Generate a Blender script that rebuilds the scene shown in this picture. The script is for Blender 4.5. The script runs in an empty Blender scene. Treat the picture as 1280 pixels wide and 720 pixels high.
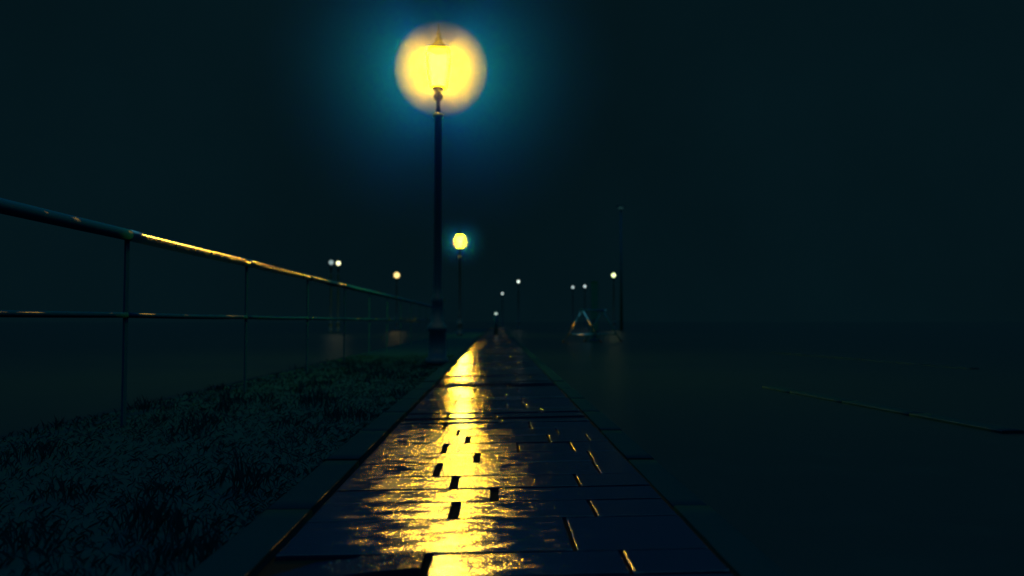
import bpy, bmesh, math, random
from mathutils import Vector, Matrix, noise
random.seed(11)
R = math.radians
S = bpy.context.scene
COL = S.collection

# ------------------------------------------------------------------ camera
H = 0.60
FPX = 1000.0                                   # focal length in photo pixels (1280 wide)
cam = bpy.data.cameras.new('camera'); camo = bpy.data.objects.new('camera', cam); COL.objects.link(camo)
cam.sensor_width = 36.0; cam.lens = 36.0 * FPX / 1280
camo.location = (0, 0, H)
camo.rotation_euler = (R(90) + math.atan(42 / FPX), 0, -math.atan(20 / FPX))
cam.clip_start = 0.05; cam.clip_end = 3000
cam.dof.use_dof = True; cam.dof.focus_distance = 3.5; cam.dof.aperture_fstop = 1.8; cam.dof.aperture_blades = 9
S.camera = camo
MW = camo.rotation_euler.to_matrix()

def ray(px, py):
    return MW @ Vector(((px - 640) / FPX, (360 - py) / FPX, -1.0))
GZ = -.06                                        # level of the ground beside the path
SL = 0.015                                      # cross fall of the paved path
def on_path(px, py):
    d = ray(px, py)                             # H + t dz = SL * t dx
    t = -H / (d.z - SL * d.x)
    return Vector((d.x * t, d.y * t, SL * d.x * t))
def on_z(px, py, z):
    d = ray(px, py); t = (z - H) / d.z
    return Vector((d.x * t, d.y * t, z))
def at_y(px, py, Y):
    d = ray(px, py); t = Y / d.y
    return Vector((d.x * t, Y, H + d.z * t))

# ------------------------------------------------------------------ mesh helpers
def link(name, bm, mat, parent=None, smooth=False):
    me = bpy.data.meshes.new(name); bm.to_mesh(me); bm.free()
    if smooth:
        for p in me.polygons: p.use_smooth = True
    me.materials.append(mat)
    o = bpy.data.objects.new(name, me); COL.objects.link(o)
    if parent: o.parent = parent
    return o
def thing(name, label, cat, loc=(0, 0, 0), rz=0, group=None):
    o = bpy.data.objects.new(name, None); COL.objects.link(o)
    o.empty_display_size = .2
    o.location = loc; o.rotation_euler = (0, 0, rz)
    o['label'] = label; o['category'] = cat
    if group: o['group'] = group
    return o
def structure(o, kind='structure', label=None, cat=None):
    o['kind'] = kind
    if label: o['label'] = label
    if cat: o['category'] = cat
    return o
def tube(bm, pts, rad, n=12, cap=True):
    pts = [Vector(p) for p in pts]
    rads = rad if isinstance(rad, (list, tuple)) else [rad] * len(pts)
    prev = None; up = None
    rings = []
    for i, p in enumerate(pts):
        a = pts[max(i - 1, 0)]; b = pts[min(i + 1, len(pts) - 1)]
        t = (b - a).normalized()
        if up is None:
            up = Vector((0, 0, 1)) if abs(t.z) < .9 else Vector((1, 0, 0))
        u = (up - t * up.dot(t)).normalized(); v = t.cross(u); up = u
        rings.append([bm.verts.new(p + (u * math.cos(2 * math.pi * k / n) + v * math.sin(2 * math.pi * k / n)) * rads[i]) for k in range(n)])
    for r0, r1 in zip(rings, rings[1:]):
        for k in range(n):
            bm.faces.new((r0[k], r0[(k + 1) % n], r1[(k + 1) % n], r1[k]))
    if cap:
        bm.faces.new(rings[0][::-1]); bm.faces.new(rings[-1])
    return bm
def lathe(bm, prof, n=24, c=(0, 0, 0)):
    rings = []
    for r, z in prof:
        rings.append([bm.verts.new((c[0] + r * math.cos(2 * math.pi * k / n), c[1] + r * math.sin(2 * math.pi * k / n), c[2] + z)) for k in range(n)])
    for r0, r1 in zip(rings, rings[1:]):
        for k in range(n):
            bm.faces.new((r0[k], r0[(k + 1) % n], r1[(k + 1) % n], r1[k]))
    bm.faces.new(rings[0][::-1]); bm.faces.new(rings[-1])
    return bm
def ring(bm, c, rad, r, n=40, m=8, axis='y'):
    vs = []
    for i in range(n):
        a = 2 * math.pi * i / n
        row = []
        for k in range(m):
            b = 2 * math.pi * k / m
            q = rad + r * math.cos(b)
            row.append(bm.verts.new((c[0] + q * math.cos(a), c[1] + r * math.sin(b), c[2] + q * math.sin(a))))
        vs.append(row)
    for i in range(n):
        for k in range(m):
            bm.faces.new((vs[i][k], vs[(i + 1) % n][k], vs[(i + 1) % n][(k + 1) % m], vs[i][(k + 1) % m]))
def box(bm, c, s, bev=0.0):
    r = bmesh.ops.create_cube(bm, size=1.0)
    bmesh.ops.scale(bm, vec=s, verts=r['verts']); bmesh.ops.translate(bm, vec=c, verts=r['verts'])
    if bev:
        es = list({e for v in r['verts'] for e in v.link_edges})
        bmesh.ops.bevel(bm, geom=es, offset=bev, segments=2, affect='EDGES', profile=.6)

# ------------------------------------------------------------------ materials
def mat(name):
    m = bpy.data.materials.new(name); m.use_nodes = True
    nt = m.node_tree; nt.nodes.clear()
    out = nt.nodes.new('ShaderNodeOutputMaterial')
    return m, nt, out
def N(nt, t, **kw):
    n = nt.nodes.new(t)
    for k, v in kw.items():
        if k in n.inputs.keys(): n.inputs[k].default_value = v
        else: setattr(n, k, v)
    return n
def surf(name, col, col2=None, rough=(.3, .5), scale=8., bump=0.0, bscale=120., metal=0., ior=1.4, wave=0., wscale=6., rscale=None, patch=None):
    m, nt, out = mat(name)
    p = N(nt, 'ShaderNodeBsdfPrincipled'); L = nt.links.new
    tc = N(nt, 'ShaderNodeTexCoord')
    n1 = N(nt, 'ShaderNodeTexNoise', Scale=scale, Detail=6.0); L(tc.outputs['Object'], n1.inputs['Vector'])
    mx = N(nt, 'ShaderNodeMix', data_type='RGBA')
    mx.inputs[6].default_value = (*col, 1); mx.inputs[7].default_value = (*(col2 or col), 1)
    L(n1.outputs['Fac'], mx.inputs[0]); L(mx.outputs[2], p.inputs['Base Color'])
    n2 = N(nt, 'ShaderNodeTexNoise', Scale=rscale or scale * 2.3, Detail=5.0, Roughness=.6); L(tc.outputs['Object'], n2.inputs['Vector'])
    mr = N(nt, 'ShaderNodeMapRange'); mr.inputs[1].default_value = .35; mr.inputs[2].default_value = .68
    mr.inputs[3].default_value = rough[0]; mr.inputs[4].default_value = rough[1]
    L(n2.outputs['Fac'], mr.inputs[0]); L(mr.outputs[0], p.inputs['Roughness'])
    p.inputs['Metallic'].default_value = metal; p.inputs['IOR'].default_value = ior
    last = None
    if wave:
        n4 = N(nt, 'ShaderNodeTexNoise', Scale=wscale, Detail=2.0); L(tc.outputs['Object'], n4.inputs['Vector'])
        b = N(nt, 'ShaderNodeBump'); b.inputs['Strength'].default_value = 1; b.inputs['Distance'].default_value = wave
        L(n4.outputs['Fac'], b.inputs['Height']); last = b
    if bump:
        n3 = N(nt, 'ShaderNodeTexNoise', Scale=bscale, Detail=5.0, Roughness=.65); L(tc.outputs['Object'], n3.inputs['Vector'])
        b = N(nt, 'ShaderNodeBump'); b.inputs['Strength'].default_value = 1; b.inputs['Distance'].default_value = bump
        L(n3.outputs['Fac'], b.inputs['Height'])
        if last: L(last.outputs['Normal'], b.inputs['Normal'])
        last = b
    if last: L(last.outputs['Normal'], p.inputs['Normal'])
    if ior < 1.15:
        p.inputs['Specular IOR Level'].default_value = 0.0; p.inputs['IOR'].default_value = 1.0
        d = N(nt, 'ShaderNodeBsdfDiffuse'); L(mx.outputs[2], d.inputs['Color'])
        if last: L(last.outputs['Normal'], d.inputs['Normal'])
        L(d.outputs[0], out.inputs['Surface']); nt.nodes.remove(p)
    elif metal:
        L(p.outputs[0], out.inputs['Surface'])
    else:
        film(nt, mx.outputs[2], mr.outputs[0], last.outputs['Normal'] if last else None, ior, out, patch, tc); nt.nodes.remove(p)
    return m
def film(nt, colour, rough, normal, ior, out, patch=None, tc=None):
    # matt body under a thin wet coat whose highlight has no long tails
    L = nt.links.new
    d = N(nt, 'ShaderNodeBsdfDiffuse'); g = N(nt, 'ShaderNodeBsdfGlossy', distribution='BECKMANN'); f = N(nt, 'ShaderNodeFresnel'); f.inputs['IOR'].default_value = ior
    g.inputs['Color'].default_value = (1, 1, 1, 1)
    mxs = N(nt, 'ShaderNodeMixShader'); L(colour, d.inputs['Color']); L(rough, g.inputs['Roughness'])
    if normal: L(normal, d.inputs['Normal']); L(normal, g.inputs['Normal']); L(normal, f.inputs['Normal'])
    fac = f.outputs[0]
    if patch is not None:                       # (noise scale, dry below, wet above, gain)
        pn = N(nt, 'ShaderNodeTexNoise', Scale=patch[0], Detail=3.0); L(tc.outputs['Object'], pn.inputs['Vector'])
        pm = N(nt, 'ShaderNodeMapRange'); pm.inputs[1].default_value = patch[1]; pm.inputs[2].default_value = patch[2]; pm.inputs[4].default_value = patch[3]
        L(pn.outputs['Fac'], pm.inputs[0]); pk = N(nt, 'ShaderNodeMath', operation='MULTIPLY'); L(pm.outputs[0], pk.inputs[0]); L(fac, pk.inputs[1]); fac = pk.outputs[0]
    L(fac, mxs.inputs[0]); L(d.outputs[0], mxs.inputs[1]); L(g.outputs[0], mxs.inputs[2]); L(mxs.outputs[0], out.inputs['Surface'])
def glow(name, col, strength, see=False):
    m, nt, out = mat(name); L = nt.links.new
    e = N(nt, 'ShaderNodeEmission'); e.inputs[0].default_value = (*col, 1); e.inputs[1].default_value = strength
    if see:
        t = N(nt, 'ShaderNodeBsdfTransparent'); a = N(nt, 'ShaderNodeAddShader')
        L(e.outputs[0], a.inputs[0]); L(t.outputs[0], a.inputs[1]); L(a.outputs[0], out.inputs['Surface'])
    else: L(e.outputs[0], out.inputs['Surface'])
    return m

M_iron = surf('sea_green_painted_iron', (.0025, .05, .10), (.003, .058, .11), rough=(.6, .8), bump=.0003, bscale=90)
M_matte = surf('dull_sea_green_paint', (.002, .052, .12), (.002, .06, .13), rough=(.85, 1.), bump=.0004, bscale=60, ior=1.05)
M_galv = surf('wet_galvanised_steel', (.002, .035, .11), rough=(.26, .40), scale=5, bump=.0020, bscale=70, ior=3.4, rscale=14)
M_galv_far = surf('wet_galvanised_steel_dimmed', (.002, .035, .11), rough=(.26, .40), scale=5, bump=.0020, bscale=70, ior=1.7, patch=(1.3, .42, .62, 1.))  # same steel with less shine, so the highlight fades along the rail
M_dull = surf('dimmed_dark_rail', (.003, .065, .145), (.003, .075, .16), rough=(.35, .5), scale=3, bump=.0018, bscale=30, patch=(9., .6, .75, .12))  # dark tube with the lamp shine taken out in the material
M_kerb = surf('wet_kerb_stone', (.002, .019, .032), (.003, .022, .037), rough=(.8, 1.), scale=5, bump=.003, bscale=70, ior=1.0)
M_arris = surf('worn_wet_kerb_edge', (.004, .010, .013), rough=(.35, .5), bump=.001, bscale=70, ior=1.4, patch=(4., .45, .7, .10))
M_pale = surf('painted_glint_kerb_edge', (.025, .07, .11), (.006, .02, .03), rough=(.8, 1.), scale=7, ior=1.0)  # pale colour stands in for the glint on the lane kerb edges
M_mid = surf('dull_lower_rail', (.002, .045, .105), rough=(.3, .4), bump=.001, bscale=40, ior=1.4, patch=(1.6, .55, .72, .3))
M_soil = surf('dark_joint_sand', (.010, .010, .010), (.016, .015, .014), rough=(.8, 1.), bump=.003, bscale=60, ior=1.1)
M_ground = surf('wet_asphalt', (.003, .014, .024), (.004, .017, .028), rough=(.30, .38), scale=1.5, bump=.0, bscale=60, ior=1.33, patch=(2., .0, .3, .72))
M_grass = surf('damp_grass', (.002, .022, .034), (.003, .030, .044), rough=(.9, 1.), scale=6, ior=1.02)
M_blade = surf('damp_grass_blade', (.002, .030, .048), (.003, .044, .066), rough=(.9, 1.), scale=6, ior=1.02)
M_black = surf('silhouette_black_iron', (.0012, .0012, .0012), rough=(.8, 1.), ior=1.0)  # near-black colour keeps the lamp head dark against the glow
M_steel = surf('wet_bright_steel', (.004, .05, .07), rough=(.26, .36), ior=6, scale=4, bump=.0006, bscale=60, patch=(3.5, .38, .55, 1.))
M_tyre = surf('black_rubber', (.012, .012, .012), rough=(.6, .8), ior=1.3)
M_teal = surf('teal_painted_metal', (.001, .05, .11), (.001, .06, .13), rough=(.5, .7), ior=1.0)

# the wet paving: a thin film over rough stone, broken into pooled and grainy patches
def paving_mat():
    m, nt, out = mat('wet_stone_paving'); L = nt.links.new
    p = N(nt, 'ShaderNodeBsdfPrincipled'); tc = N(nt, 'ShaderNodeTexCoord')
    at = N(nt, 'ShaderNodeAttribute', attribute_name='slab')
    nA = N(nt, 'ShaderNodeTexNoise', Scale=5.0, Detail=6.0, Roughness=.6); L(tc.outputs['Object'], nA.inputs['Vector'])
    mx = N(nt, 'ShaderNodeMix', data_type='RGBA'); mx.inputs[6].default_value = (.002, .011, .040, 1); mx.inputs[7].default_value = (.003, .016, .055, 1)
    ad = N(nt, 'ShaderNodeMath', operation='MULTIPLY'); L(nA.outputs['Fac'], ad.inputs[0]); L(at.outputs['Fac'], ad.inputs[1])
    L(ad.outputs[0], mx.inputs[0]); L(mx.outputs[2], p.inputs['Base Color'])
    # how flooded the stone is here (1 = smooth film, 0 = grain pokes out)
    mp = N(nt, 'ShaderNodeMapping'); mp.inputs['Scale'].default_value = (9.0, 20.0, 9.0); L(tc.outputs['Object'], mp.inputs['Vector'])
    nW = N(nt, 'ShaderNodeTexNoise', Scale=1.0, Detail=4.0, Roughness=.6); L(mp.outputs[0], nW.inputs['Vector'])
    s2 = N(nt, 'ShaderNodeMath', operation='MULTIPLY_ADD'); L(at.outputs['Fac'], s2.inputs[0]); s2.inputs[1].default_value = .26; L(nW.outputs['Fac'], s2.inputs[2])
    wet = N(nt, 'ShaderNodeMapRange'); wet.inputs[1].default_value = .53; wet.inputs[2].default_value = .72; L(s2.outputs[0], wet.inputs[0])
    rg = N(nt, 'ShaderNodeMapRange'); rg.inputs[3].default_value = .262; rg.inputs[4].default_value = .20; L(wet.outputs[0], rg.inputs[0])
    L(rg.outputs[0], p.inputs['Roughness'])
    # grain
    nG = N(nt, 'ShaderNodeTexNoise', Scale=135.0, Detail=2.0, Roughness=.5); L(tc.outputs['Object'], nG.inputs['Vector'])
    dG = N(nt, 'ShaderNodeMapRange'); dG.inputs[3].default_value = .00125; dG.inputs[4].default_value = .00035; L(wet.outputs[0], dG.inputs[0])
    hG = N(nt, 'ShaderNodeMath', operation='MULTIPLY'); L(nG.outputs['Fac'], hG.inputs[0]); L(dG.outputs[0], hG.inputs[1])
    nL = N(nt, 'ShaderNodeTexNoise', Scale=9.0, Detail=2.0); L(tc.outputs['Object'], nL.inputs['Vector'])
    hh = N(nt, 'ShaderNodeMath', operation='MULTIPLY_ADD'); L(nL.outputs['Fac'], hh.inputs[0]); hh.inputs[1].default_value = .0012; L(hG.outputs[0], hh.inputs[2])
    b = N(nt, 'ShaderNodeBump'); b.inputs['Strength'].default_value = 1.; b.inputs['Distance'].default_value = 1.
    L(hh.outputs[0], b.inputs['Height'])
    film(nt, mx.outputs[2], rg.outputs[0], b.outputs['Normal'], 1.5, out); nt.nodes.remove(p)
    return m
M_pave = paving_mat()

# ------------------------------------------------------------------ world: dark overcast night
w = bpy.data.worlds.new('World'); S.world = w; w.use_nodes = True
nt = w.node_tree; nt.nodes.clear(); L = nt.links.new
out = N(nt, 'ShaderNodeOutputWorld'); bg = N(nt, 'ShaderNodeBackground')
sky = N(nt, 'ShaderNodeTexSky', sky_type='NISHITA'); sky.sun_disc = False; sky.sun_elevation = R(-9); sky.sun_rotation = R(150)
skm = N(nt, 'ShaderNodeVectorMath', operation='SCALE'); L(sky.outputs[0], skm.inputs[0]); skm.inputs['Scale'].default_value = .02
tc = N(nt, 'ShaderNodeTexCoord'); sx = N(nt, 'ShaderNodeSeparateXYZ'); L(tc.outputs['Generated'], sx.inputs[0])
cr = N(nt, 'ShaderNodeMapRange', interpolation_type='SMOOTHSTEP'); cr.inputs[1].default_value = .5; cr.inputs[2].default_value = 1.; cr.inputs[3].default_value = 1.; cr.inputs[4].default_value = 55.  # extra brightness added overhead, out of view, to lift the ground
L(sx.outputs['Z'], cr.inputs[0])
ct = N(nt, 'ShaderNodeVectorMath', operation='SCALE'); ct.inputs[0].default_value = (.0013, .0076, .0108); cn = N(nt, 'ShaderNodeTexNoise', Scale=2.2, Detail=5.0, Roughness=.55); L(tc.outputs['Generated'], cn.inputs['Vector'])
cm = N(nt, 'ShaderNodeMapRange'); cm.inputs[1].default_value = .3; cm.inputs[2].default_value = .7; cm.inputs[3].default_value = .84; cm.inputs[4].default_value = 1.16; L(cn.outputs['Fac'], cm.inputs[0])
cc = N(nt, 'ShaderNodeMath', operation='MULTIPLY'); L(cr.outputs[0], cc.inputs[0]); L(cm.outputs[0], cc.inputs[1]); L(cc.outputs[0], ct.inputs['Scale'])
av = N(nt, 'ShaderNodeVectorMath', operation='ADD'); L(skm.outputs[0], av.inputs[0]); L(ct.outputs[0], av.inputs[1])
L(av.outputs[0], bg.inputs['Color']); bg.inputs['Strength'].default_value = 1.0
L(bg.outputs[0], out.inputs['Surface'])

# ------------------------------------------------------------------ ground
PX0, PX1 = -0.575, 0.56                          # path edges
bm = bmesh.new()
v = [bm.verts.new(p) for p in ((-900, -60, GZ), (900, -60, GZ), (900, 1500, GZ), (-900, 1500, GZ))]
bm.faces.new(v); structure(link('ground', bm, M_ground))
# bed under the slabs
bm = bmesh.new()
def zp(x): return SL * x
PY0, PY1 = -1.0, 70.0
v = [bm.verts.new(p) for p in ((PX0 - .02, PY0, zp(PX0) - .014), (PX1 + .02, PY0, zp(PX1) - .014), (PX1 + .02, PY1, zp(PX1) - .014), (PX0 - .02, PY1, zp(PX0) - .014))]
bm.faces.new(v); structure(link('path_bed', bm, M_soil))

# courses
ys = [on_path(575, y).y for y in (722, 691, 649, 627, 611, 595, 578.5, 566, 554.5, 545, 536.5, 529.5, 522.5)]
ys = [ys[0] - 3 * .27, ys[0] - 2 * .27, ys[0] - .27] + ys
while ys[-1] < PY1: ys.append(ys[-1] + random.uniform(.255, .285))
fix = {}
marks = [(533, 705, 14), (372, 668, 6), (714, 672, 8), (568, 638, 24), (778, 640, 7), (618, 619, 26), (735, 624, 7),
         (448, 603, 7), (568, 603, 22), (724, 605, 8), (547, 587, 24), (430, 589, 6), (596, 572, 24), (740, 576, 7), (556, 560, 22), (717, 562, 8),
         (647, 557, 8), (585, 549.5, 22), (686, 549, 8), (735, 547, 7), (573, 540, 10), (695, 536, 9), (662, 533, 8), (556, 532, 22),
         (626, 524, 8), (561, 519, 14), (620, 519, 14), (657, 505, 8), (634, 506, 8), (676, 513, 8), (600, 513, 8)]
for px, py, g in marks:
    p = on_path(px, py)
    for i in range(len(ys) - 1):
        if ys[i] <= p.y < ys[i + 1]: fix.setdefault(i, []).append((p.x, g / 1000))
bm = bmesh.new()
lay = bm.verts.layers.float.new('slab')
def edge_pts(a, b, n, amp, seed):
    o = []
    for k in range(n):
        t = k / n; p = a.lerp(b, t)
        j = amp * (noise.noise(Vector((p.x * 14 + seed, p.y * 14, 0))) + .5 * noise.noise(Vector((p.x * 50, p.y * 50 + seed, 3))))
        nrm = Vector((-(b - a).y, (b - a).x)).normalized()
        o.append(p + nrm * j)
    return o
def slab(x0, x1, y0, y1, tx, ty, val, near):
    r = random.choice((.002, .0025, .003, .004, .006))
    c = Vector(((x0 + x1) / 2, (y0 + y1) / 2)); sd = random.random() * 100
    n1 = max(2, int((x1 - x0) / (.02 if near else .12))); n2 = max(2, int((y1 - y0) / (.02 if near else .12)))
    A = [Vector((x0, y0)), Vector((x1, y0)), Vector((x1, y1)), Vector((x0, y1))]
    amp = .0022 if near else .003
    base = edge_pts(A[0], A[1], n1, amp, sd) + edge_pts(A[1], A[2], n2, amp, sd) + edge_pts(A[2], A[3], n1, amp, sd) + edge_pts(A[3], A[0], n2, amp, sd)
    dz = rdz + random.uniform(-.001, .001)
    def z(p): return zp(p.x) + dz + tx * (p.x - c.x) + ty * (p.y - c.y)
    loops = []
    hx, hy = (x1 - x0) / 2, (y1 - y0) / 2
    steps = [(0, -.03), (0, -r)] + [(r * (1 - math.cos(R(a))), -r * (1 - math.sin(R(a)))) for a in (25, 50, 75, 90)]
    for ins, dzz in steps:
        lp = []
        for p in base:
            q = Vector((c.x + (p.x - c.x) * (1 - ins / hx), c.y + (p.y - c.y) * (1 - .22 * ins / hy)))
            vv = bm.verts.new((q.x, q.y, z(q) + dzz)); vv[lay] = val; lp.append(vv)
        loops.append(lp)
    n = len(base)
    for l0, l1 in zip(loops, loops[1:]):
        for k in range(n):
            f = bm.faces.new((l0[k], l0[(k + 1) % n], l1[(k + 1) % n], l1[k])); f.smooth = True
    bm.faces.new(loops[-1])
for i in range(len(ys) - 1):
    y0, y1 = ys[i], ys[i + 1]
    if i in fix:
        js = sorted(fix[i])
        xs = [(PX0, .0)]
        for x, g in js:
            if x - xs[-1][0] > .12: xs.append((x, g))
        # fill long runs
        tail = xs[-1][0]
        while PX1 - tail > .62:
            tail += random.uniform(.34, .52); xs.append((tail, .007))
        k = 1
        while k < len(xs):
            if xs[k][0] - xs[k - 1][0] > .85:
                xs.insert(k, ((xs[k][0] + xs[k - 1][0]) / 2 + random.uniform(-.08, .08), .003))
            k += 1
        xs.append((PX1, 0))
    else:
        xs = [(PX0, 0.)]; t = PX0 + random.uniform(.2, .45)
        while PX1 - t > .15:
            xs.append((t, random.choice((.006, .007, .008, .014, .02)))); t += random.uniform(.3, .52)
        xs.append((PX1, 0))
    near = y0 < 6
    rowv = .75 if y0 < 2.5 else random.choice((.0, .1, .25, .4)) if y0 < 4.4 else random.choice((.7, .8, .95))
    rty = random.gauss(0, .045) if y0 > 4.4 else .3 * random.gauss(0, .006)
    rdz = random.uniform(-.001, .001) if y0 < 4.4 else random.uniform(-.0014, .0014)
    for k in range(len(xs) - 1):
        x0 = xs[k][0] + xs[k][1] / 2 + .001; x1 = xs[k + 1][0] - xs[k + 1][1] / 2 - .001
        gy = .0085 if y0 < 4.4 else .012
        tx, ty = random.gauss(0, .004), rty + random.gauss(0, .007)
        val = .3 * random.random() + .7 * rowv
        if on_path(575, 700).y > y0 and on_path(575, 700).y < y1 and x1 < -.1:
            tx, ty, val = .09, -.075, .1          # the sunken slab at the bottom left of the lit band
        slab(x0, x1, y0 + gy, y1 - gy, tx, ty, val, near)
bm.normal_update()
paving = link('paved_path', bm, M_pave); structure(paving)
for a in paving.data.attributes:
    pass

# kerb stones beside the path (left), rounded arrises
def kerb_run(name, pts, width, top, height, m, seglen=.9, r=.006, arris=True):
    """pts: polyline of the inner top edge (x, y); stones laid to the left of it"""
    bmk = bmesh.new()
    for (a, b) in zip(pts, pts[1:]):
        a = Vector(a); b = Vector(b); d = (b - a); Ln = d.length; d.normalize(); nn = Vector((-d.y, d.x))
        k = 0
        while k * seglen < Ln - .05:
            s0, s1 = k * seglen + .004, min((k + 1) * seglen, Ln) - .004
            jz = random.uniform(-.004, .004); jo = random.uniform(-.003, .003)
            prof = [(0, -height), (0, -r), (r * .3, -r * .3), (r, 0), (width - r, 0), (width - r * .3, -r * .3), (width, -r), (width, -height)]
            ns = max(1, int((s1 - s0) / .12)); rows = []
            for q in range(ns + 1):
                s = s0 + (s1 - s0) * q / ns; P = a + d * s
                w_ = noise.noise(Vector((P.x * 6, P.y * 6, 1))) * .003
                rows.append([bmk.verts.new((P.x + nn.x * (o + jo + w_), P.y + nn.y * (o + jo + w_), top + z + jz)) for o, z in prof])
            for r0, r1 in zip(rows, rows[1:]):
                for q in range(len(prof) - 1):
                    f = bmk.faces.new((r0[q], r1[q], r1[q + 1], r0[q + 1])); f.smooth = True
            bmk.faces.new(rows[0]); bmk.faces.new(rows[-1][::-1])
            k += 1
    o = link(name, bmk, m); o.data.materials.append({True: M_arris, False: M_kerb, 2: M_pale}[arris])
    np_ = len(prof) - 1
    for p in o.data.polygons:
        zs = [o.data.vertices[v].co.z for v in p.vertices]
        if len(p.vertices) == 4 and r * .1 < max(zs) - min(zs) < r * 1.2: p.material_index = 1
    return o
structure(kerb_run('kerb', [(PX0 - .012, -1), (PX0 - .012, 70)], .150, zp(PX0) + .012, .16, M_kerb))
structure(kerb_run('path_edging', [(PX1 + .13, -1), (PX1 + .13, 70)], .115, zp(PX1) - .004, .2, M_kerb, r=.003, arris=False))
# lane kerbs on the right
b0 = on_z(975, 484, GZ + .014); b1 = on_z(1265, 536, GZ + .014)
a0 = on_z(975, 440.5, GZ + .014); a1 = on_z(1218, 459.5, GZ + .014)
def ext(p, q, s0, s1):
    d = (q - p).normalized(); return [(p - d * s0).to_2d(), (q + d * s1).to_2d()]
print('lane', b0, b1, a0, a1)
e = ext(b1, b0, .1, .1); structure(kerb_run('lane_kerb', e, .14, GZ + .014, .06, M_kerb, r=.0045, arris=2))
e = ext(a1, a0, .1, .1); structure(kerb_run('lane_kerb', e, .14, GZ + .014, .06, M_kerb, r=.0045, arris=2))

# grass verge left of the kerb, as a real strip with blades
bm = bmesh.new()
v = [bm.verts.new(p) for p in ((-2.75, -2, -.05), (PX0 - .17, -2, -.05), (PX0 - .17, 70, -.05), (-2.75, 70, -.05))]
bm.faces.new(v); structure(link('verge', bm, M_grass))
bm = bmesh.new()
for i in range(26000):
    y = 1.2 + 14 * random.random() ** 1.6; x = PX0 - .18 - random.random() ** 1.2 * 1.98
    a = random.random() * 6.28; h_ = random.uniform(.012, .045) * (.5 + noise.noise(Vector((x * 2.5, y * 2.5, 4))) ** 2 * 6); b_ = random.uniform(.012, .045); wd = .0016
    dx, dy = math.cos(a), math.sin(a)
    p0 = Vector((x, y, -.052)); sd = Vector((-dy, dx, 0)) * wd; tip = p0 + Vector((dx * b_, dy * b_, h_)); mid = p0 + Vector((dx * b_ * .3, dy * b_ * .3, h_ * .6))
    vv = [bm.verts.new(q) for q in (p0 - sd, p0 + sd, mid + sd * .7, tip, mid - sd * .7)]
    bm.faces.new(vv)
structure(link('grass', bm, M_blade), 'stuff', 'short dark grass growing beside the path kerb', 'grass')

# rain drops standing on the sunken slab
bm = bmesh.new()
for i in range(70):
    px = random.gauss(475, 42); py = random.uniform(694, 716)
    if px > 532 or px < 400: continue
    p = on_path(px, py); rr = random.uniform(.003, .006)
    r_ = bmesh.ops.create_uvsphere(bm, u_segments=10, v_segments=6, radius=rr)
    cx = (-.168 + PX0) / 2; cy = (ys[3] + ys[4]) / 2
    bmesh.ops.scale(bm, vec=(1, 1, .7), verts=r_['verts']); bmesh.ops.translate(bm, vec=(p.x, p.y, p.z + .09 * (p.x - cx) - .075 * (p.y - cy) + .0012), verts=r_['verts'])
M_drop, nt_, o_ = mat('water_drop')
tcd = N(nt_, 'ShaderNodeRGB'); tcd.outputs[0].default_value = (.01, .02, .025, 1); rv = N(nt_, 'ShaderNodeValue'); rv.outputs[0].default_value = .2
film(nt_, tcd.outputs[0], rv.outputs[0], None, 1.5, o_)
structure(link('raindrops', bm, M_drop, smooth=True), 'stuff', 'rain drops standing on the sunken paving slab', 'raindrops')

# ------------------------------------------------------------------ railing on the left
RX = -2.30
def rail_z(py_at, px): return at_y(px, py_at, 1.0)
def railpt(px, py):
    d = ray(px, py); t = RX / d.x
    return Vector((RX, d.y * t, H + d.z * t))
q0, q1 = railpt(160, 298), railpt(475, 366.5)
t0 = railpt(165, 394)
print('rail', q0, q1, t0)
ZT = (q0.z + q1.z) / 2; ZM = t0.z
rl = thing('railing', 'long tubular metal railing left of the path, its wet top rail shining yellow', 'railing', (RX, 3.0, 0))
def rp(y): return y - 3.0
YB = q0.y
bays = [2.2, YB] + [YB + 2.4 * k for k in range(1, 14)]
for k in range(len(bays) - 1):
    y0, y1 = bays[k], bays[k + 1]
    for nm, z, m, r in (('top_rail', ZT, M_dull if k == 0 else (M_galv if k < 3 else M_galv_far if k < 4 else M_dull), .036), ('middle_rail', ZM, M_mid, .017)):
        bm = bmesh.new(); n = 14
        tube(bm, [(0, rp(y0) + .004 + (y1 - y0 - .008) * i / n, z - .004 * math.sin(math.pi * i / n)) for i in range(n + 1)], r, 20)
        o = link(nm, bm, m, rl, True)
        if nm == 'top_rail' and k == 0: o['label'] = 'dark near length of top rail, shine taken out in its material'
for y in bays:
    bm = bmesh.new(); box(bm, (-.005, rp(y), (ZT - .03 + GZ) / 2), (.012, .05, ZT - .03 - GZ), .002)
    link('post', bm, M_matte, rl)

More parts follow.
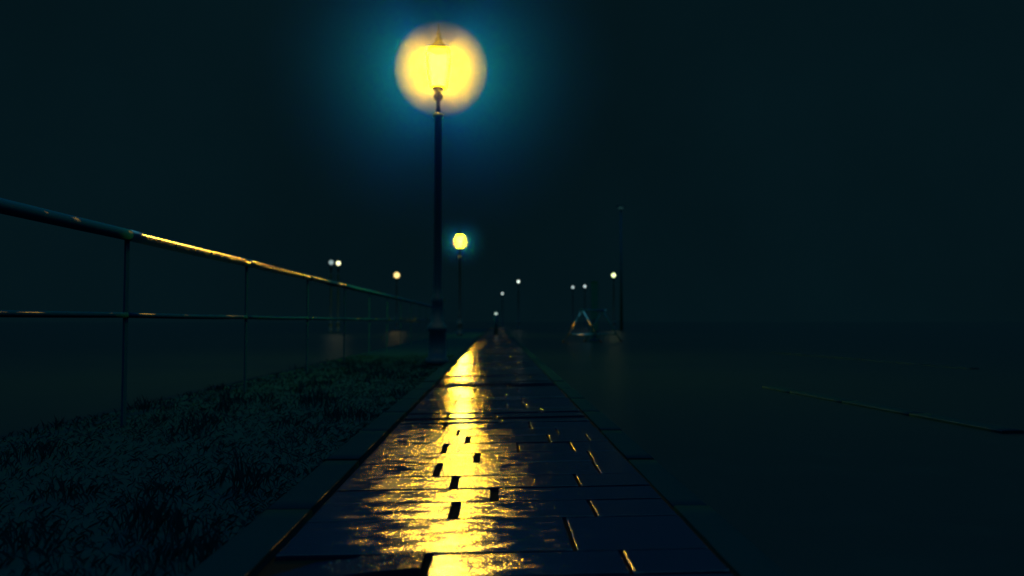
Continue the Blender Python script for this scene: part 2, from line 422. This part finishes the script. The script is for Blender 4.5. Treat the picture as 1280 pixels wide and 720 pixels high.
# ------------------------------------------------------------------ street lamps
def lamp(name, label, base, glassmat, gc=4.40, group='lit street lamps along the path', detail=True, post_r=.052, globe=0):
    """old-style post lamp; gc = height of the glass centre above the base z"""
    t = thing(name, label, 'street lamp', base, group=group)
    g0, g1 = gc - .28, gc + .27                     # glass bottom / top
    n = 20 if detail else 8
    bm = bmesh.new()
    lathe(bm, [(.17, 0), (.17, .10), (.14, .13), (.13, .50), (.15, .53), (.15, .58), (.10, .64), (.085, .95), (.095, .98), (.07, 1.03),
               (post_r + .012, 1.2), (post_r, gc - .75), (post_r * 1.5, gc - .74), (post_r * 1.5, gc - .70), (post_r * .8, gc - .68)], n)
    link('post', bm, M_iron, t, True)
    bm = bmesh.new()
    lathe(bm, [(post_r * .8, gc - .68), (.030, gc - .60), (.028, gc - .50), (.065, gc - .46), (.075, gc - .42), (.04, gc - .38), (.05, gc - .34), (.105, gc - .295), (.105, gc - .283)], n)
    link('lamp_neck', bm, M_black, t, True)
    # glass: four-sided tapered lantern, slightly barrelled
    bm = bmesh.new()
    if globe:
        bmesh.ops.create_icosphere(bm, subdivisions=3, radius=globe); bmesh.ops.translate(bm, vec=(0, 0, gc), verts=bm.verts)
        link('lamp_globe', bm, glassmat, t, True)
        bm = bmesh.new(); lathe(bm, [(.05, gc - .29), (.03, gc - globe)], 8); link('collar', bm, M_iron, t)
        return t
    sec = [(.100, g0), (.124, gc - .12), (.142, gc + .05), (.155, g1)]
    rows = [[bm.verts.new((sx_ * r, sy_ * r, z)) for sx_, sy_ in ((-1, -1), (1, -1), (1, 1), (-1, 1))] for r, z in sec]
    for a, b in zip(rows, rows[1:]):
        for k in range(4): bm.faces.new((a[k], a[(k + 1) % 4], b[(k + 1) % 4], b[k]))
    link('lamp_glass', bm, glassmat, t)
    # corner bars and rims
    bm = bmesh.new()
    for sx_, sy_ in ((-1, -1), (1, -1), (1, 1), (-1, 1)):
        tube(bm, [(sx_ * (r + .004), sy_ * (r + .004), z) for r, z in sec], .006, 6)
    link('lantern_frame', bm, M_black, t, False)
    bm = bmesh.new()
    prof = [(.162, g1 + .004), (.166, g1 + .02), (.15, g1 + .05), (.10, g1 + .10), (.055, g1 + .15), (.05, g1 + .17), (.062, g1 + .185), (.045, g1 + .20), (.02, g1 + .225)]
    lathe(bm, prof, 4 if not detail else n)
    rf = link('lamp_roof', bm, M_black, t, False)
    bm = bmesh.new()
    lathe(bm, [(.02, g1 + .224), (.032, g1 + .245), (.04, g1 + .27), (.026, g1 + .30), (.016, g1 + .34), (.010, g1 + .40), (.002, g1 + .45)], 14)
    link('finial', bm, M_black, rf, True)
    return t

LAMP_L = 820.0
M_glass = glow('lit_lamp_glass', (1.0, .55, .00012), LAMP_L * .55, see=True)
D1 = 12.0
P1 = at_y(548, 86, D1); gc1 = P1.z
base1 = Vector((P1.x, P1.y, GZ))
l1 = lamp('street_lamp', 'tall old-style street lamp with finial, lantern blazing in a wide yellow glow', base1, M_glass, gc=gc1 + .06)
def point(name, loc, col, watts, parent, rad=.06):
    ld = bpy.data.lights.new(name, 'POINT'); ld.color = col; ld.energy = watts; ld.shadow_soft_size = rad
    o = bpy.data.objects.new(name, ld); COL.objects.link(o); o.parent = parent; o.location = loc
    return o
# energy W -> radiant intensity W/(4 pi) / pi ... cool part of the lamp's spectrum
point('bulb', (0, 0, gc1 + .06), (.0, .12, 1.0), 92, l1)
D2 = 38.0
P2 = at_y(575, 302, D2)
M_glass2 = glow('lit_lamp_glass_second', (1.0, .55, .0002), LAMP_L * .5, see=True)
l2 = lamp('street_lamp', 'second lit street lamp down the path, small round yellow light with a faint blue halo', (P2.x, P2.y, GZ), M_glass2, gc=P2.z - GZ, detail=False)
point('bulb', (0, 0, P2.z - GZ), (.0, .12, 1.0), 60, l2)

def mist(name, label, c, rad, inner, hole, dens_i, dens_o, col_i, col_o, g=-.2):
    # outer: density falls away from the lamp; lit only by the lamp itself
    for nm, rr, dens, col, hetero in ((name, rad, dens_o, col_o, 'shell'), (name, inner, dens_i, col_i, 'core')):
        if not dens: continue
        bm = bmesh.new(); bmesh.ops.create_icosphere(bm, subdivisions=4, radius=rr)
        m, nt, out = mat('lamp_lit_mist'); L = nt.links.new
        vs = N(nt, 'ShaderNodeVolumeScatter'); vs.inputs['Color'].default_value = (*col, 1); vs.inputs['Anisotropy'].default_value = g if hetero == 'shell' else -.5
        vs.inputs['Density'].default_value = dens
        if hetero:
            tcn = N(nt, 'ShaderNodeTexCoord'); ln = N(nt, 'ShaderNodeVectorMath', operation='LENGTH'); L(tcn.outputs['Object'], ln.inputs[0])
            mr = N(nt, 'ShaderNodeMapRange'); mr.inputs[1].default_value = 0; mr.inputs[2].default_value = rr; mr.inputs[3].default_value = 1; mr.inputs[4].default_value = 0
            L(ln.outputs['Value'], mr.inputs[0])
            pw = N(nt, 'ShaderNodeMath', operation='POWER'); L(mr.outputs[0], pw.inputs[0]); pw.inputs[1].default_value = 1.7 if hetero == 'shell' else .7
            ms_ = N(nt, 'ShaderNodeMath', operation='MULTIPLY'); L(pw.outputs[0], ms_.inputs[0]); ms_.inputs[1].default_value = dens; mr = ms_
            if hetero == 'shell':
                m2 = N(nt, 'ShaderNodeMapRange'); m2.inputs[1].default_value = hole * .75; m2.inputs[2].default_value = hole * 1.15
                L(ln.outputs['Value'], m2.inputs[0])
                mm = N(nt, 'ShaderNodeMath', operation='MULTIPLY'); L(mr.outputs[0], mm.inputs[0]); L(m2.outputs[0], mm.inputs[1]); L(mm.outputs[0], vs.inputs['Density'])
            else: L(mr.outputs[0], vs.inputs['Density'])
        L(vs.outputs[0], out.inputs['Volume'])
        o = link(nm, bm, m); o.location = c
        structure(o, 'stuff', label[0] if hetero == 'shell' else label[1], 'mist')
mist('haze', ('faint blue mist hanging round the tall lit street lamp', 'dense mist ball tinted yellow for the glow close round the tall lamp lantern'),
     (P1.x + .04, P1.y, P1.z - .01), 2.9, .72, .66, .13, .20, (1.0, .95, .0), (.001, .056, 1.0))  # mist spheres added for the lamp glow, its tint put into the scatter colour
mist('haze', ('small blue mist round the second street lamp', ''), (P2.x, P2.y, P2.z), 1.5, .37, .3, .5, .13, (1, .9, .0), (.001, .055, 1.0))

# distant lamps: (px, py, glass height above camera, brightness, colour, label)
far = [(496, 344, 3.8, 1.6, (1, .72, .25), 'distant lit street lamp with a round pale yellow light, left of the second lamp', .24),
       (423, 329, 3.8, 2.0, (1, .97, .55), 'brighter of two small distant lamps close together above the shining rail', .14),
       (414, 328, 3.8, .55, (.6, .8, .8), 'dimmer, bluish of two small distant street lamps above the shining rail', .14),
       (648, 352, 3.8, 2.2, (.85, .97, .85), 'small distant street lamp with a pale white light just right of the path end', .11),
       (628, 367, 3.8, 2.2, (.7, .8, .75), 'tiny faint street lamp far off, just above and right of the path end', .11),
       (767, 344, 3.8, 2.2, (.85, 1, .45), 'distant street lamp with a greenish yellow light, right of the trestle', .17),
       (716, 359, 3.8, 1.4, (.6, .75, .75), 'dim far street lamp, left one of the pair above the trestle', .12),
       (731, 358, 3.8, 1.4, (.8, .95, .95), 'far street lamp, right and brighter one of the pair above the trestle', .12)]
for i, (px, py, hh_, st, c, lb, gr) in enumerate(far):
    Dd = hh_ / ((402 - py) / FPX)
    P = at_y(px, py, Dd)
    mg = glow('far_lamp_glass', c, st)
    lamp('street_lamp', lb, (P.x, P.y, GZ), mg, gc=P.z - GZ, detail=False, globe=gr)
# bollard light near the path end
P = at_y(620, 391, 36.0)
bo = thing('bollard_light', 'low lit bollard light standing at the far end of the path', 'bollard light', (P.x, P.y, zp(P.x) - .0))
bm = bmesh.new(); lathe(bm, [(.09, 0), (.09, P.z - .09), (.07, P.z - .08)], 16); link('post', bm, M_matte, bo, True)
bm = bmesh.new(); lathe(bm, [(.055, P.z - .08), (.055, P.z + .0)], 16); link('light_ring', bm, glow('bollard_glow', (.6, .8, .7), 1.2), bo, True)
bm = bmesh.new(); lathe(bm, [(.10, P.z + .001), (.10, P.z + .03), (.06, P.z + .05)], 16); link('cap', bm, M_matte, bo, True)
# tall mast light
P = at_y(776, 262, 62.0)
ms = thing('mast_light', 'very tall mast light at right with a dim bluish lamp', 'mast light', (P.x, P.y, GZ))
bm = bmesh.new(); lathe(bm, [(.12, 0), (.07, P.z + .1)], 12); link('mast', bm, M_matte, ms, True)
bm = bmesh.new(); box(bm, (0, 0, P.z + .33), (.6, .3, .12), .02); link('lamp_head', bm, M_matte, ms)
bm = bmesh.new(); box(bm, (0, -.02, P.z + .19), (.34, .3, .12), .02); link('lens', bm, glow('dim_lens', (.10, .35, .38), .09), ms)

# ------------------------------------------------------------------ steel trestle
BZ = GZ
BB = on_z(728, 428, BZ)
bk = thing('trestle', 'steel A-frame trestle standing off the path, its front legs and brace glinting', 'trestle', BB, R(-4))
AW, AH = .60, .99
off = Vector((.70, .85, 0))
def pt(x, z, k): return (x + off.x * k, off.y * k, z)
for k in (0, 1):
    for sgn in (-1, 1):
        bm = bmesh.new(); tube(bm, [pt(sgn * AW, .0, k), pt(sgn * AW * .5, AH * .5, k), pt(sgn * .02, AH, k)], .026, 14)
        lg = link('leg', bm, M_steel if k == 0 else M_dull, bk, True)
        bm = bmesh.new(); tube(bm, [pt(sgn * (AW + .01), -.002, k), pt(sgn * (AW - .02), .06, k)], .034, 12); link('rubber_foot', bm, M_tyre, lg, True)
    bm = bmesh.new(); tube(bm, [pt(-AW * .75, AH * .25, k), pt(0, AH * .25, k), pt(AW * .75, AH * .25, k)], .028, 12)
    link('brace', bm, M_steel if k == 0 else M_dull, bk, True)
bm = bmesh.new(); tube(bm, [(-off.x * .12, -off.y * .12, AH + .03), (off.x * 1.12, off.y * 1.12, AH + .03)], .030, 14)
tb = link('top_bar', bm, M_dull, bk, True)
bm = bmesh.new(); bmesh.ops.create_uvsphere(bm, u_segments=14, v_segments=8, radius=.04); bmesh.ops.translate(bm, vec=(off.x * 1.13, off.y * 1.13, AH + .03), verts=bm.verts)
link('end_cap', bm, M_steel, tb, True)

pl = on_z(740, 426, BZ); pl = Vector((pl.x + .03, BB.y + 1.6, BZ))
pi_ = thing('pillar', 'slim dark teal metal pillar standing behind the steel trestle', 'pillar', pl)
bm = bmesh.new(); box(bm, (0, 0, 1.0), (.24, .12, 2.0), .012); link('column', bm, M_teal, pi_)
bm = bmesh.new(); box(bm, (0, 0, 2.02), (.28, .16, .035), .008); link('cap', bm, M_matte, pi_)
bm = bmesh.new(); box(bm, (0, 0, .03), (.34, .22, .06), .01); link('plinth', bm, M_matte, pi_)

# ------------------------------------------------------------------ render settings
S.render.engine = 'CYCLES'
c = S.cycles
c.use_denoising = True
c.max_bounces = 4; c.glossy_bounces = 3; c.volume_bounces = 0; c.transparent_max_bounces = 12
c.sample_clamp_indirect = 4.0; c.sample_clamp_direct = 0
c.caustics_reflective = False
c.volume_step_rate = 0.6
S.view_settings.view_transform = 'Standard'; S.view_settings.look = 'None'
S.view_settings.exposure = 0; S.view_settings.gamma = 1
